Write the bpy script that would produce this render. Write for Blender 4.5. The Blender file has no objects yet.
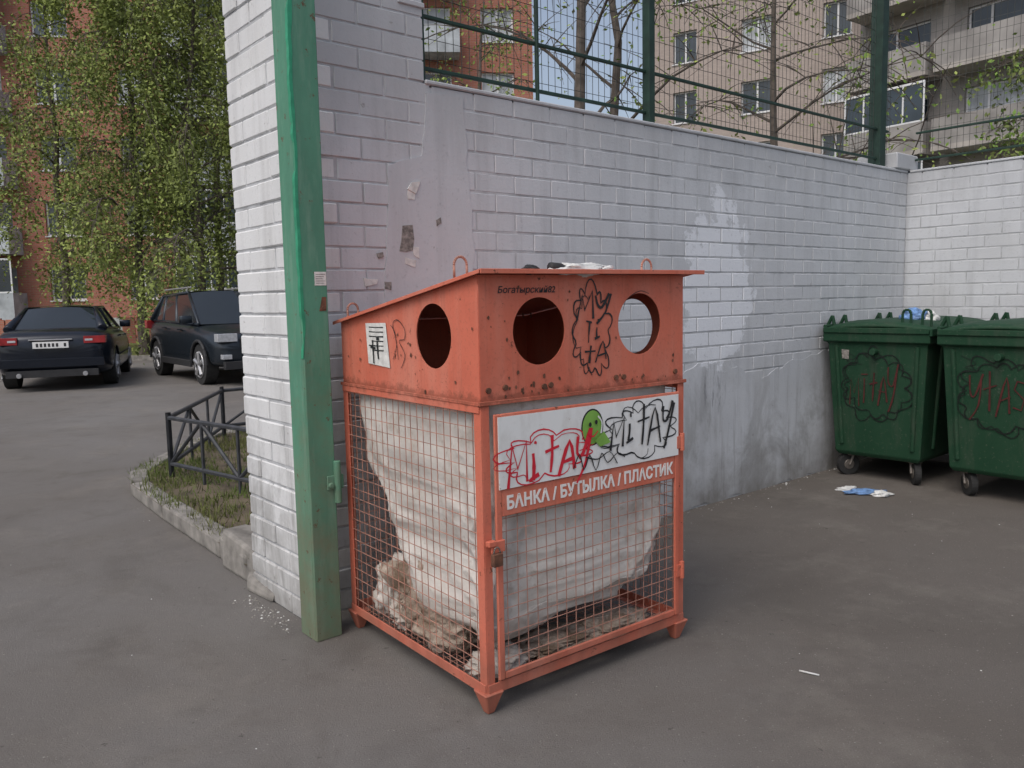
import bpy, bmesh, math, random
from mathutils import Vector, Matrix, noise
import numpy as np
R=math.radians
scene=bpy.context.scene
rnd=random.Random(7)

# ------------------------------------------------------------------ materials
class NT:
    def __init__(s,name):
        s.m=bpy.data.materials.new(name); s.m.use_nodes=True
        s.t=s.m.node_tree; s.b=s.t.nodes['Principled BSDF']
        s.tc=s.t.nodes.new('ShaderNodeTexCoord')
    def n(s,typ): return s.t.nodes.new(typ)
    def put(s,x,k,v):
        if isinstance(v,bpy.types.NodeSocket): s.t.links.new(v,x.inputs[k])
        else: x.inputs[k].default_value=v
    def noise(s,scale,detail=4,rough=.55,vec=None,stretch=None,dist=0):
        v=vec or s.tc.outputs['Object']
        if stretch:
            mp=s.n('ShaderNodeMapping'); s.t.links.new(v,mp.inputs['Vector']); mp.inputs['Scale'].default_value=stretch; v=mp.outputs[0]
        x=s.n('ShaderNodeTexNoise'); s.t.links.new(v,x.inputs['Vector'])
        x.inputs['Scale'].default_value=scale; x.inputs['Detail'].default_value=min(detail,4 if detail<6 else 5); x.inputs['Roughness'].default_value=rough
        x.inputs['Distortion'].default_value=dist
        return x.outputs['Fac']
    def ramp(s,fac,a,b,va=0.,vb=1.):
        x=s.n('ShaderNodeMapRange'); s.t.links.new(fac,x.inputs[0])
        x.inputs[1].default_value=a;x.inputs[2].default_value=b;x.inputs[3].default_value=va;x.inputs[4].default_value=vb
        return x.outputs[0]
    def mix(s,fac,a,b):
        x=s.n('ShaderNodeMix'); x.data_type='RGBA'
        for i,v in ((0,fac),(6,a),(7,b)):
            if isinstance(v,bpy.types.NodeSocket): s.t.links.new(v,x.inputs[i])
            else: x.inputs[i].default_value=v if i==0 else (tuple(v)+(1,))[:4]
        return x.outputs[2]
    def math(s,op,a,b=0.):
        x=s.n('ShaderNodeMath'); x.operation=op
        for i,v in ((0,a),(1,b)):
            if isinstance(v,bpy.types.NodeSocket): s.t.links.new(v,x.inputs[i])
            else: x.inputs[i].default_value=v
        return x.outputs[0]
    def xyz(s):
        sep=s.n('ShaderNodeSeparateXYZ'); s.t.links.new(s.tc.outputs['Object'],sep.inputs[0]); return sep.outputs
    def out(s,col,rough=.8,metal=0.,bump=None,bs=.3,bd=.01,spec=None):
        s.put(s.b,'Base Color',col if isinstance(col,bpy.types.NodeSocket) else (tuple(col)+(1,))[:4])
        s.put(s.b,'Roughness',rough); s.put(s.b,'Metallic',metal)
        if spec is not None: s.put(s.b,'Specular IOR Level',spec)
        if bump is not None:
            bn=s.n('ShaderNodeBump'); bn.inputs['Strength'].default_value=bs; bn.inputs['Distance'].default_value=bd
            s.t.links.new(bump,bn.inputs['Height']); s.t.links.new(bn.outputs[0],s.b.inputs['Normal'])
        return s.m
def simple(name,col,rough=.7,metal=0.,var=.25,sc=8,bs=.15,spec=None):
    n=NT(name); f=n.noise(sc,4); g=n.ramp(f,.3,.7)
    a=tuple(c*(1-var) for c in col[:3]); b=tuple(min(1,c*(1+var)) for c in col[:3])
    return n.out(n.mix(g,a,b),rough,metal,n.noise(sc*8,3) if bs>.12 else None,bs,.004,spec)

def paint_wall(name,base,dark,lowdirt=True,main=True):
    n=NT(name); o=n.xyz()
    big=n.ramp(n.noise(1.1,5,.6),.35,.68)
    c=n.mix(big,base,tuple(x*.86 for x in base))
    warm=n.ramp(n.noise(2.3,6,.65),.5,.75)
    c=n.mix(n.math('MULTIPLY',warm,.28),c,(base[0]*.84,base[1]*.81,base[2]*.75))
    st=n.ramp(n.noise(3,5,.65,stretch=(2.6,2.6,.16)),.51,.74)
    c=n.mix(n.math('MULTIPLY',st,.45),c,dark)
    if main:
        dx=n.math('DIVIDE',n.math('SUBTRACT',o[0],3.04),.42); dz=n.math('DIVIDE',n.math('SUBTRACT',o[2],1.47),.58)
        rr=n.math('SQRT',n.math('ADD',n.math('MULTIPLY',dx,dx),n.math('MULTIPLY',dz,dz)))
        rr=n.math('ADD',rr,n.ramp(n.noise(3.2,7,.7),.25,.75,-.6,.6))
        c=n.mix(n.math('MULTIPLY',n.ramp(rr,.92,.82),.95),c,(.78,.80,.84))
        dx=n.math('DIVIDE',n.math('SUBTRACT',o[0],3.02),.16); dz=n.math('DIVIDE',n.math('SUBTRACT',o[2],.78),.20)
        rr=n.math('SQRT',n.math('ADD',n.math('MULTIPLY',dx,dx),n.math('MULTIPLY',dz,dz)))
        k=n.math('MULTIPLY',n.ramp(rr,1.,.6),n.ramp(n.noise(14,5,.7,stretch=(1.6,1.6,.3)),.5,.62))
        c=n.mix(n.math('MULTIPLY',k,.7),c,(.14,.14,.15))
        hb=n.ramp(n.math('ADD',o[2],n.ramp(n.noise(2.2,6,.7,stretch=(2,2,.5)),.25,.75,-.30,.30)),2.05,2.50)
        c=n.mix(n.math('MULTIPLY',hb,.40),c,dark)
    fine=n.ramp(n.noise(38,6,.7),.58,.72)
    c=n.mix(n.math('MULTIPLY',fine,.45),c,tuple(x*.5 for x in base))
    chip=n.ramp(n.noise(11,8,.75),.665,.69)
    c=n.mix(n.math('MULTIPLY',chip,.6),c,(.25,.235,.22))
    if lowdirt:
        # patchy damp stains and drips rather than one gradient
        pz=n.ramp(o[2],1.15,.45)
        pt_=n.ramp(n.noise(2.4,6,.72,stretch=(1,1,.7),dist=.5),.47,.60)
        c=n.mix(n.math('MULTIPLY',n.math('MULTIPLY',pz,pt_),.50),c,(.24,.235,.225))
        dr_=n.ramp(n.noise(6,6,.7,stretch=(2,2,.12)),.54,.66)
        c=n.mix(n.math('MULTIPLY',n.math('MULTIPLY',pz,dr_),.45),c,(.20,.19,.18))
        z=n.math('ADD',o[2],n.ramp(n.noise(3.5,6,.65),.2,.8,-.28,.28))
        lo=n.ramp(z,.42,-.1)
        c=n.mix(n.math('MULTIPLY',lo,.72),c,(.16,.145,.125))
    return n.out(c,.85,0,n.noise(60,6,.65),.4,.004,.25)
M={}
M['wall']=paint_wall('white_painted_brick',(.615,.63,.655),(.33,.335,.345))
M['wall2']=paint_wall('white_painted_brick_end',(.72,.725,.73),(.42,.415,.41),main=False)
M['plaster']=paint_wall('painted_plaster',(.60,.615,.64),(.35,.355,.365))
M['mortar']=simple('painted_mortar',(.46,.47,.485),.95,0,.25,10)
# ground
n=NT('asphalt_worn'); o=n.xyz()
lg=n.ramp(n.noise(.32,6,.62,dist=.6),.36,.66)
c=n.mix(lg,(.178,.162,.148),(.220,.210,.202))
side=n.ramp(n.math('ADD',o[0],n.ramp(n.noise(.8,6,.65),.2,.8,-.9,.9)),-.3,1.3)
c=n.mix(n.math('MULTIPLY',side,.62),c,(.128,.108,.091))
md=n.ramp(n.noise(2.6,7,.68,dist=.4),.5,.72)
c=n.mix(n.math('MULTIPLY',md,.42),c,(.11,.097,.085))
st=n.ramp(n.noise(.9,4,.5,dist=1.2),.56,.68)
c=n.mix(n.math('MULTIPLY',st,.26),c,(.085,.075,.065))
du=n.ramp(n.noise(1.3,8,.7),.52,.75)
c=n.mix(n.math('MULTIPLY',du,.5),c,(.29,.265,.235))
gr=n.ramp(n.noise(170,3,.8),.35,.68)
c=n.mix(n.math('MULTIPLY',gr,.42),c,(.075,.07,.065))
sp=n.ramp(n.noise(95,2,.6),.66,.74)
c=n.mix(n.math('MULTIPLY',sp,.55),c,(.42,.40,.36))
spd=n.ramp(n.noise(21,3,.6),.69,.72)
c=n.mix(n.math('MULTIPLY',spd,.5),c,(.05,.045,.04))
hh=n.math('ADD',n.noise(150,4,.8),n.math('MULTIPLY',n.noise(7,5,.6),1.2))
M['asphalt']=n.out(c,.93,0,hh,.7,.008,.25)
# container paint
n=NT('salmon_paint_rusty'); o=n.xyz()
c=n.mix(n.ramp(n.noise(5,6,.6),.3,.7),(.64,.170,.105),(.55,.138,.085))
c=n.mix(n.math('MULTIPLY',n.ramp(n.noise(2.5,6,.6,stretch=(3,3,.5)),.42,.70),.5),c,(.64,.28,.205))
c=n.mix(n.math('MULTIPLY',n.ramp(n.noise(6,6,.7,stretch=(3.5,3.5,.25)),.56,.72),.42),c,(.28,.085,.05))
c=n.mix(n.ramp(n.noise(17,7,.75),.64,.68),c,(.12,.048,.028))
c=n.mix(n.math('MULTIPLY',n.ramp(n.noise(70,4,.7),.54,.70),.38),c,(.30,.10,.065))
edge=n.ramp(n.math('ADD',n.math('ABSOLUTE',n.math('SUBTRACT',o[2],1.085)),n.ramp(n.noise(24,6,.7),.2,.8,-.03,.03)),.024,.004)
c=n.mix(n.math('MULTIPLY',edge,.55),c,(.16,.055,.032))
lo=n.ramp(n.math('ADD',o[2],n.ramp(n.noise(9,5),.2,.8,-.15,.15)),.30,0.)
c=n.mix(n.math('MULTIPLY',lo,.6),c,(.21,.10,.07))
M['salmon']=n.out(c,n.ramp(n.noise(9),.3,.7,.55,.75),0,n.noise(28,6,.65),.35,.003,.3)
M['rust']=simple('rust',(.14,.06,.035),.9,0,.5,25,.4)
M['wire']=simple('rusty_wire',(.40,.20,.15),.75,.1,.4,14,.1)
M['steel']=simple('dull_steel',(.20,.18,.16),.5,.7,.3,14)
n=NT('sign_white'); c=n.mix(n.ramp(n.noise(6,7,.7,stretch=(1,1,.5)),.5,.75),(.78,.78,.77),(.60,.58,.55)); c=n.mix(n.ramp(n.noise(30,6,.7),.66,.70),c,(.40,.30,.25)); M['signwhite']=n.out(c,.5)
M['textwhite']=simple('text_white',(.80,.76,.73),.6,0,.06,9,.05)
M['black']=simple('black_marker',(.014,.014,.016),.5,0,.2,9,.05)
M['red']=simple('red_marker',(.62,.014,.035),.5,0,.15,9,.05)
M['lime']=simple('lime_paint',(.20,.40,.07),.5,0,.2,12,.05)
M['brownink']=simple('dark_red_ink',(.075,.012,.010),.6,0,.3,12,.05)
M['faint']=simple('faded_marker',(.003,.008,.005),.6,0,.3,12,.05)
M['paper']=simple('torn_paper',(.66,.65,.62),.9,0,.2,30,.3)
M['greypaper']=simple('old_paper_scraps',(.25,.23,.21),.95,0,.5,60,.4)
# sack
n=NT('woven_sack'); o=n.xyz()
c=n.mix(n.ramp(n.noise(3.5,7,.65),.35,.7),(.68,.65,.61),(.52,.485,.445))
c=n.mix(n.math('MULTIPLY',n.ramp(n.noise(6,7,.7),.52,.68),.5),c,(.36,.30,.24))
c=n.mix(n.math('MULTIPLY',n.ramp(n.noise(24,5,.7),.60,.72),.4),c,(.30,.24,.19))
lo=n.ramp(n.math('ADD',o[2],n.ramp(n.noise(6,5),.2,.8,-.2,.2)),.40,.08)
c=n.mix(n.math('MULTIPLY',lo,.55),c,(.30,.235,.18))
M['sack']=n.out(c,.72,0,n.math('ADD',n.noise(9,7,.7),n.math('MULTIPLY',n.noise(90,2,.5),.15)),.5,.014,.3)
n=NT('dirty_brown_sack')
c=n.mix(n.ramp(n.noise(7,7,.7),.35,.65),(.50,.42,.35),(.18,.125,.085))
M['brownsack']=n.out(c,.8,0,n.noise(14,7,.7),.7,.02,.3)
# green post
n=NT('green_paint_worn'); o=n.xyz()
c=n.mix(n.ramp(n.noise(3,6,.65,stretch=(2,2,.6)),.35,.65),(.105,.285,.190),(.080,.220,.148))
c=n.mix(n.math('MULTIPLY',n.ramp(n.noise(9,7,.7,stretch=(2,2,.3)),.50,.72),.45),c,(.24,.36,.28))
lo=n.ramp(n.math('ADD',o[2],n.ramp(n.noise(6,6,.7),.2,.8,-.8,.8)),1.2,.0)
c=n.mix(n.math('MULTIPLY',lo,.75),c,(.18,.155,.10))
c=n.mix(n.ramp(n.noise(22,7,.7),.62,.68),c,(.13,.07,.04))
M['green']=n.out(c,.65,0,n.noise(35,5),.3,.004,.3)
M['greenbright']=simple('green_paint_bright',(.03,.29,.155),.55,0,.2,18)
M['fencegreen']=simple('dark_green_paint',(.012,.038,.026),.6,0,.35,12)
M['meshwire']=simple('fence_wire',(.050,.055,.050),.6,.2,.3,12,.1)
n=NT('dumpster_green')
c=n.mix(n.ramp(n.noise(3,6,.6),.35,.7),(.008,.044,.020),(.016,.056,.028))
c=n.mix(n.math('MULTIPLY',n.ramp(n.noise(6,7,.7,stretch=(2,2,.5)),.50,.74),.55),c,(.06,.072,.052))
c=n.mix(n.math('MULTIPLY',n.ramp(n.noise(40,5,.7),.60,.7),.5),c,(.11,.12,.095))
M['bin']=n.out(c,.65,0,n.noise(30,4),.15,.003,.3)
M['rubber']=simple('black_rubber',(.022,.022,.022),.85,0,.3,20)
M['concrete']=simple('kerb_concrete',(.235,.22,.20),.95,0,.4,9,.6)
M['soil']=simple('verge_soil',(.12,.095,.065),1,0,.45,6,.8)
M['darkmetal']=simple('dark_grey_paint',(.05,.053,.060),.6,.2,.3,14)
def leafmat(name,a,b):
    n=NT(name); return n.out(n.mix(n.ramp(n.noise(.8,3),.35,.65),a,b),.7,0,None,spec=.2)
M['leafA']=leafmat('spring_leaves_light',(.34,.40,.11),(.25,.31,.085))
M['leafB']=leafmat('spring_leaves_olive',(.21,.25,.08),(.15,.185,.06))
M['leafC']=leafmat('fresh_leaves',(.22,.33,.07),(.15,.26,.055))
M['grass']=leafmat('grass_blades',(.10,.15,.035),(.16,.165,.06))
M['bark']=simple('bark',(.10,.082,.068),.95,0,.4,9,.5)
def brickbuild(name,c1,c2,mort,sc=1.):
    n=NT(name)
    br=n.n('ShaderNodeTexBrick'); 
    mp=n.n('ShaderNodeMapping'); n.t.links.new(n.tc.outputs['Object'],mp.inputs['Vector']); mp.inputs['Rotation'].default_value=(R(-90),0,0)
    n.t.links.new(mp.outputs[0],br.inputs['Vector'])
    br.inputs['Color1'].default_value=c1+(1,);br.inputs['Color2'].default_value=c2+(1,);br.inputs['Mortar'].default_value=mort+(1,)
    br.inputs['Scale'].default_value=1;br.inputs['Brick Width'].default_value=.26*sc;br.inputs['Row Height'].default_value=.077*sc;br.inputs['Mortar Size'].default_value=.008*sc
    c=n.mix(n.math('MULTIPLY',n.ramp(n.noise(.6,5),.4,.7),.3),br.outputs[0],tuple(x*.6 for x in c1))
    return n.out(c,.92)
M['brickred']=brickbuild('orange_brick',(.44,.165,.11),(.37,.13,.088),(.33,.24,.20))
M['panel']=brickbuild('beige_brick',(.46,.385,.345),(.40,.335,.305),(.36,.32,.30))
M['panelgrey']=brickbuild('grey_brick',(.34,.32,.305),(.30,.28,.27),(.29,.28,.27))
M['conc2']=simple('balcony_concrete',(.40,.37,.345),.95,0,.25,.9,.1)
M['conc3']=simple('balcony_panel',(.30,.285,.275),.95,0,.3,.9,.1)
M['glass']=simple('window_glass',(.04,.055,.07),.12,0,.5,.4,.0,.6)
M['winframe']=simple('white_window_frame',(.72,.73,.75),.6,0,.1,3,0)
M['curtain']=simple('window_curtain',(.42,.45,.48),.5,0,.3,2,0)
M['carblack']=simple('car_paint_black',(.010,.014,.024),.2,.3,.1,3,0,.6)
M['cargrey']=simple('car_paint_dark_grey',(.028,.036,.046),.25,.4,.1,3,0,.6)
M['carglass']=simple('car_glass',(.015,.02,.024),.05,0,.1,3,0,.8)
M['taillight']=simple('tail_light_red',(.30,.02,.024),.2,0,.3,9,0,.6)
M['headlight']=simple('head_light',(.60,.62,.65),.12,.3,.2,19,0,.6)
M['plastic']=simple('black_plastic',(.025,.025,.027),.7,0,.2,9,0)
M['alloy']=simple('alloy_wheel',(.45,.45,.46),.35,.6,.15,9,0)
M['plate']=simple('licence_plate',(.78,.78,.76),.5,0,.05,9,0)
M['litterblue']=simple('litter_blue',(.15,.27,.50),.6,0,.6,30)
M['litterwhite']=simple('litter_white',(.66,.66,.64),.6,0,.15,30)

# ------------------------------------------------------------------ mesh builder
def empty(name,loc=(0,0,0),rz=0,parent=None):
    o=bpy.data.objects.new(name,None); scene.collection.objects.link(o)
    o.location=loc; o.rotation_euler=(0,0,rz); o.parent=parent; o.empty_display_size=.2; return o
class MB:
    def __init__(s): s.v=[];s.f=[];s.m=[]
    def add(s,vs,fs,m=0):
        b=len(s.v); s.v+= [tuple(x) for x in vs]
        for f in fs: s.f.append([i+b for i in f]); s.m.append(m)
    def box(s,x0,x1,y0,y1,z0,z1,m=0,jit=0):
        j=lambda:rnd.uniform(-jit,jit) if jit else 0
        x0+=j();x1+=j();y0+=j();z0+=j()*.4;z1+=j()*.4
        s.add([(x0,y0,z0),(x1,y0,z0),(x1,y1,z0),(x0,y1,z0),(x0,y0,z1),(x1,y0,z1),(x1,y1,z1),(x0,y1,z1)],
              [(0,3,2,1),(4,5,6,7),(0,1,5,4),(1,2,6,5),(2,3,7,6),(3,0,4,7)],m)
    def tube(s,p0,p1,r0,r1=None,n=6,m=0,caps=True,seg=None):
        r1=r0 if r1 is None else r1
        p0=Vector(p0);p1=Vector(p1);d=(p1-p0)
        if d.length<1e-6: return
        ns=max(1,int(round(d.length/seg))) if seg else 1
        d.normalize(); a=d.orthogonal().normalized(); b=d.cross(a)
        vs=[]
        for k in range(ns+1):
            p=p0.lerp(p1,k/ns); r=r0+(r1-r0)*k/ns
            for i in range(n):
                t=2*math.pi*i/n; vs.append(p+a*math.cos(t)*r+b*math.sin(t)*r)
        fs=[(k*n+i,k*n+(i+1)%n,k*n+n+(i+1)%n,k*n+n+i) for k in range(ns) for i in range(n)]
        if caps: fs+=[tuple(range(n-1,-1,-1)),tuple(range(ns*n,ns*n+n))]
        s.add(vs,fs,m)
    def path(s,pts,rs,n=6,m=0):
        for i in range(len(pts)-1):
            a=rs if not isinstance(rs,(list,tuple)) else rs[i]; b=rs if not isinstance(rs,(list,tuple)) else rs[i+1]
            s.tube(pts[i],pts[i+1],a,b,n,m)
    def grid(s,fn,nu,nv,m=0,closeu=False):
        vs=[fn(i/(nu if closeu else nu-1),j/(nv-1)) for j in range(nv) for i in range(nu)]
        fs=[]
        for j in range(nv-1):
            for i in range(nu if closeu else nu-1):
                i2=(i+1)%nu; fs.append((j*nu+i,j*nu+i2,(j+1)*nu+i2,(j+1)*nu+i))
        s.add(vs,fs,m)
    def build(s,name,mats,parent=None,bevel=0,smooth=False,seg=1,loc=None):
        me=bpy.data.meshes.new(name); me.from_pydata(s.v,[],s.f)
        for mt in mats: me.materials.append(M[mt] if isinstance(mt,str) else mt)
        me.polygons.foreach_set('material_index',s.m)
        if smooth: me.polygons.foreach_set('use_smooth',[True]*len(s.f))
        me.validate(); me.update()
        o=bpy.data.objects.new(name,me); scene.collection.objects.link(o); o.parent=parent
        if loc: o.location=loc
        if bevel:
            b=o.modifiers.new('bevel','BEVEL'); b.width=bevel; b.segments=seg; b.limit_method='ANGLE'
        return o
def ribbon(mb,pts,mapf,w,off,m=0):
    P=[Vector((p[0],p[1])) for p in pts]; L=[];Rr=[]
    for i,p in enumerate(P):
        d=Vector((0,0))
        if i>0: d+=(p-P[i-1]).normalized()
        if i<len(P)-1: d+=(P[i+1]-p).normalized()
        if d.length<1e-5: d=Vector((1,0))
        d.normalize(); q=Vector((-d.y,d.x))*w*(.75+.5*noise.noise(Vector((p.x*30,p.y*30,off*900)))+.12)/2
        L.append(mapf(*(p+q),off)); Rr.append(mapf(*(p-q),off))
    k=len(P); mb.add(L+Rr,[(i,i+1,k+i+1,k+i) for i in range(k-1)],m)
def curve(pts,n=6,closed=False):
    out=[];k=len(pts)
    g=lambda i: pts[i%k] if closed else pts[max(0,min(k-1,i))]
    for i in range(k if closed else k-1):
        p0,p1,p2,p3=g(i-1),g(i),g(i+1),g(i+2)
        for j in range(n):
            t=j/n
            out.append(tuple(.5*((2*p1[c])+(-p0[c]+p2[c])*t+(2*p0[c]-5*p1[c]+4*p2[c]-p3[c])*t*t+(-p0[c]+3*p1[c]-3*p2[c]+p3[c])*t**3) for c in range(2)))
    out.append(g(0) if closed else pts[-1]); return out
def cloud(cx,cy,rx,ry,n,amp=.28,seed=0):
    r=random.Random(seed); out=[]
    cuts=[0]
    for i in range(n): cuts.append(cuts[-1]+r.uniform(.6,1.4))
    tot=cuts[-1]
    for i in range(n):
        a0=2*math.pi*cuts[i]/tot; a1=2*math.pi*cuts[i+1]/tot; k=1+r.uniform(-.12,.12); am=amp*r.uniform(.7,1.3)
        for j in range(7):
            t=j/7; a=a0+(a1-a0)*t; rr=k*(1-am/2+am*math.sin(math.pi*t))
            out.append((cx+rx*rr*math.cos(a),cy+ry*rr*math.sin(a)))
    out.append(out[0]); return out
LET={'M':[[(-.05,-.1),(.1,1),(.42,.35),(.85,1.1),(.95,-.05)]],'I':[[(.5,0),(.5,.95)],[(.2,1),(.8,1)]],'i':[[(.4,0),(.35,.6)],[(.4,.8),(.42,.92)],[(.15,.0),(.7,.05)]],
 'T':[[(.5,-.05),(.45,1.1)],[(0,.62),(.95,.70)]],'A':[[(-.05,-.1),(.45,1.05),(.9,0)],[(.1,.35),(.85,.45)]],'Y':[[(0,1),(.1,.55),(.5,.5),(.9,1.1)],[(.9,1.1),(.65,.2),(.2,-.35)]],
 'S':[[(.8,.9),(.3,1),(.1,.7),(.7,.4),(.6,.05),(.1,.1)]]}
def graff(mb,txt,x,y,w,h,mapf,wd,off,m=0,slant=.12,rise=0):
    k=len(txt); cw=w/k
    for i,ch in enumerate(txt):
        jy=rnd.uniform(-.12,.12)+rise*i/k; sc=rnd.uniform(.85,1.2)
        for st in LET.get(ch,[]):
            off+=.00015
            pts=[(x+cw*i+(a*1.0+b*slant+rnd.uniform(-.08,.08))*cw,y+(b*sc+jy+rnd.uniform(-.07,.07))*h) for a,b in st]
            if len(pts)==2: pts=[pts[0],((pts[0][0]+pts[1][0])/2+rnd.uniform(-.05,.05)*cw,(pts[0][1]+pts[1][1])/2),pts[1]]
            ribbon(mb,curve(pts,3) if len(st)<5 else pts,mapf,wd*rnd.uniform(.8,1.15),off,m)

# ------------------------------------------------------------------ ground
g=MB(); g.grid(lambda a,b:((a-.5)*500,(b-.5)*500+60,0),41,41)
g.build('ground',['asphalt'])

# ------------------------------------------------------------------ brick wall
WALL_O=Vector((-.95,3.50,0)); WA=R(40)
wall=empty('brick_wall',WALL_O,WA)
BH=.098; SEND=5.80; TH=.56
mb=MB(); end=MB(); core=MB()
core.box(.006,.728,.005,TH-.01,0,2.78); core.box(.006,.62,.006,TH-.012,2.70,3.30)
core.box(.70,SEND,.0025,.30,0,2.43)
core.build('mortar_core',['mortar'],wall)
c=0; z=0
while z<3.28:
    top=.735 if z<2.76 else .62
    odd=c%2
    J=.004
    z0,z1=z+.004,z+BH-.004
    if not odd:
        end.box(0,.25,0,.12,z0,z1,0,J); end.box(0,.12,.128,.398,z0,z1,0,J); end.box(0,.25,.406,TH,z0,z1,0,J)
        xs=.258
    else:
        end.box(0,.12,0,.27,z0,z1,0,J); end.box(0,.12,.278,TH,z0,z1,0,J)
        xs=.128
    x=xs; lim=SEND if z<2.40 else top
    while x<lim-.03:
        x1=min(x+.25,lim)
        if x<top<x1 and z>=2.40: x1=top
        if x>=.7 and z<2.40: mb.box(x,x1,0,.1,z0+.001,min(z1,2.44)-.001,0,.0018)
        else: mb.box(x,x1,0,.1,z0,z1,0,.002)
        x=x1+.008
    z+=BH;c+=1
mb.build('front_bricks',['wall'],wall,bevel=.003)
end.build('end_bricks',['wall2'],wall,bevel=.006)
cp=MB(); cp.box(.738,SEND,-.008,.32,2.442,2.464)
cp.build('coping',['plaster'],wall,bevel=.006)
cp=MB(); cp.box(.60,.745,-.008,.52,2.785,2.81); cp.build('step_cap',['plaster'],wall,bevel=.004)
def patch(mb,pts,y,th,seed,amp=.02,m=0,n=7):
    k=len(pts); out=[]
    for i in range(k):
        a=Vector(pts[i]);b=Vector(pts[(i+1)%k]); 
        nn=max(2,int((b-a).length/.035))
        for j in range(nn):
            p=a.lerp(b,j/nn); q=noise.noise_vector(Vector((p.x*6,p.y*6,seed)))*amp*1.6+noise.noise_vector(Vector((p.x*23,p.y*23,seed)))*amp*.7
            out.append((p.x+q.x,p.y+q.y))
    k=len(out)
    vs=[(a,y-th,b) for a,b in out]+[(a,y+.02,b) for a,b in out]
    fs=[tuple(range(k))]+[(i,(i+1)%k,k+(i+1)%k,k+i) for i in range(k)]
    mb.add(vs,fs,m)
pl=MB()
patch(pl,[(.47,0.02),(.98,0.02),(.97,.9),(1.0,1.7),(.96,2.40),(.74,2.40),(.70,2.1),(.52,2.05),(.46,1.2)],0,.004,1,.012)
patch(pl,[(1.0,.0),(SEND,.0),(SEND,1.02),(4.6,.98),(3.6,.82),(3.0,.98),(2.55,.85),(2.0,.9),(1.5,.7),(1.02,.8)],0,.003,2,.03)
pl.build('plaster_patches',['plaster'],wall)
pp=MB()
for i,(s,z,w,h) in enumerate([(.63,1.93,.045,.05),(.60,1.72,.07,.10),(.66,1.66,.04,.05),(.79,1.80,.03,.04),(.40,1.52,.07,.03),(.48,1.5,.03,.05),(.62,1.60,.05,.03),(.46,1.62,.03,.02)]):
    patch(pp,[(s-w/2,z-h/2),(s+w/2,z-h/2),(s+w/2,z+h/2),(s-w/2,z+h/2)],0,.0065,20+i,.018,i%2)
patch(pp,[(.615,1.95),(.66,1.93),(.69,1.99),(.64,1.98)],0,.010,33,.006,0)
pp.build('paper_scraps',['paper','greypaper'],wall)
cw=MB(); cw.box(5.56,5.96,-.02,.34,2.4655,2.60)
cw.build('corner_cap',['wall'],wall,bevel=.01)
rc=MB(); rc.box(SEND+.0025,SEND+.28,-5.2,.30,0,2.43); rc.build('return_core',['mortar'],wall)
mb=MB();z=0;c=0
while z<2.42:
    y=-.001
    if not c%2: mb.box(SEND,SEND+.1,-.122,-.001,z+.005,min(z+BH-.005,2.44),0,.0012); y=-.13
    while y>-5.2:
        mb.box(SEND,SEND+.1,y-.25,y,z+.005,min(z+BH-.005,2.44),0,.0012); y-=.258
    z+=BH;c+=1
mb.build('return_bricks',['wall'],wall,bevel=.003)
cp=MB(); cp.box(SEND-.008,SEND+.3,-5.2,-.022,2.442,2.464); cp.build('return_coping',['plaster'],wall,bevel=.006)

# ------------------------------------------------------------------ fence on wall
fence=empty('wire_mesh_fence',WALL_O,WA)
f=MB()
for s,w,zt,zb in [(1.52,.009,4.1,2.465),(2.46,.028,4.1,2.465),(5.46,.052,4.1,2.465)]:
    f.box(s-w,s+w,.06,.06+2*w,zb,zt)
f.box(.76,.785,.06,.085,2.465,4.1)
for z in(2.545,2.79): f.box(.75,5.62,.085,.105,z-.009,z+.009)
f.box(.75,5.75,.085,.105,4.05,4.09)
for y in (-1.6,-3.1,-4.6): f.box(SEND+.10,SEND+.16,y-.03,y+.03,2.465,4.1)
for z in(2.56,2.79,4.07): f.box(SEND+.09,SEND+.11,-5.1,-.02,z-.009,z+.009)
f.build('posts_and_rails',['fencegreen'],fence,bevel=.003)
f=MB(); sg=.12
s=.80
while s<5.72:
    f.tube((s,.12,2.55),(s,.12,4.05),.002,n=3,caps=False,seg=.5); s+=.05
z=2.60
while z<4.05:
    f.tube((.76,.124,z),(5.74,.124,z),.002,n=3,caps=False,seg=sg); z+=.10
y=-.05
while y>-3.6:
    f.tube((SEND+.125,y,2.56),(SEND+.125,y,4.05),.002,n=3,caps=False,seg=.5); y-=.05
z=2.62
while z<4.05:
    f.tube((SEND+.13,-.03,z),(SEND+.13,-3.6,z),.002,n=3,caps=False,seg=sg); z+=.10
f.build('wire_mesh',['meshwire'],fence)

# ------------------------------------------------------------------ gate post
post=empty('gate_post',WALL_O+Vector((-math.cos(WA)*.052+.012,-math.sin(WA)*.052-.03,0)),WA)
p=MB(); p.box(.0,.118,-.215,-.205,0,3.3); p.box(-.001,.010,-.205,-.07,0,3.3); p.box(.108,.119,-.205,-.07,0,3.3); p.box(.01,.108,-.075,-.068,0,3.3)
p.build('steel_channel',['green'],post,bevel=.004)
p=MB(); patch(p,[(-.003,1.2),(.010,1.35),(.008,2.0),(.014,2.6),(.012,3.3),(-.003,3.3)],-.215,.0015,3,.006)
p.build('bright_paint_edge',['greenbright'],post)
p=MB(); p.box(.05,.10,-.068,0.03,1.9,1.95);p.box(.05,.10,-.068,0.03,.6,.65)
p.box(.120,.148,-.21,-.16,.60,.75); p.tube((.123,-.222,.58),(.123,-.222,.76),.016,n=10); p.box(.075,.152,-.223,-.216,.64,.70)
p.tube((.09,-.235,.66),(.09,-.215,.66),.012,n=8)
p.build('hinge_brackets',['green'],post,bevel=.003)
p=MB(); p.box(.062,.114,-.2165,-.2152,1.49,1.545); p.build('sticker',['paper'],post)
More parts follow.
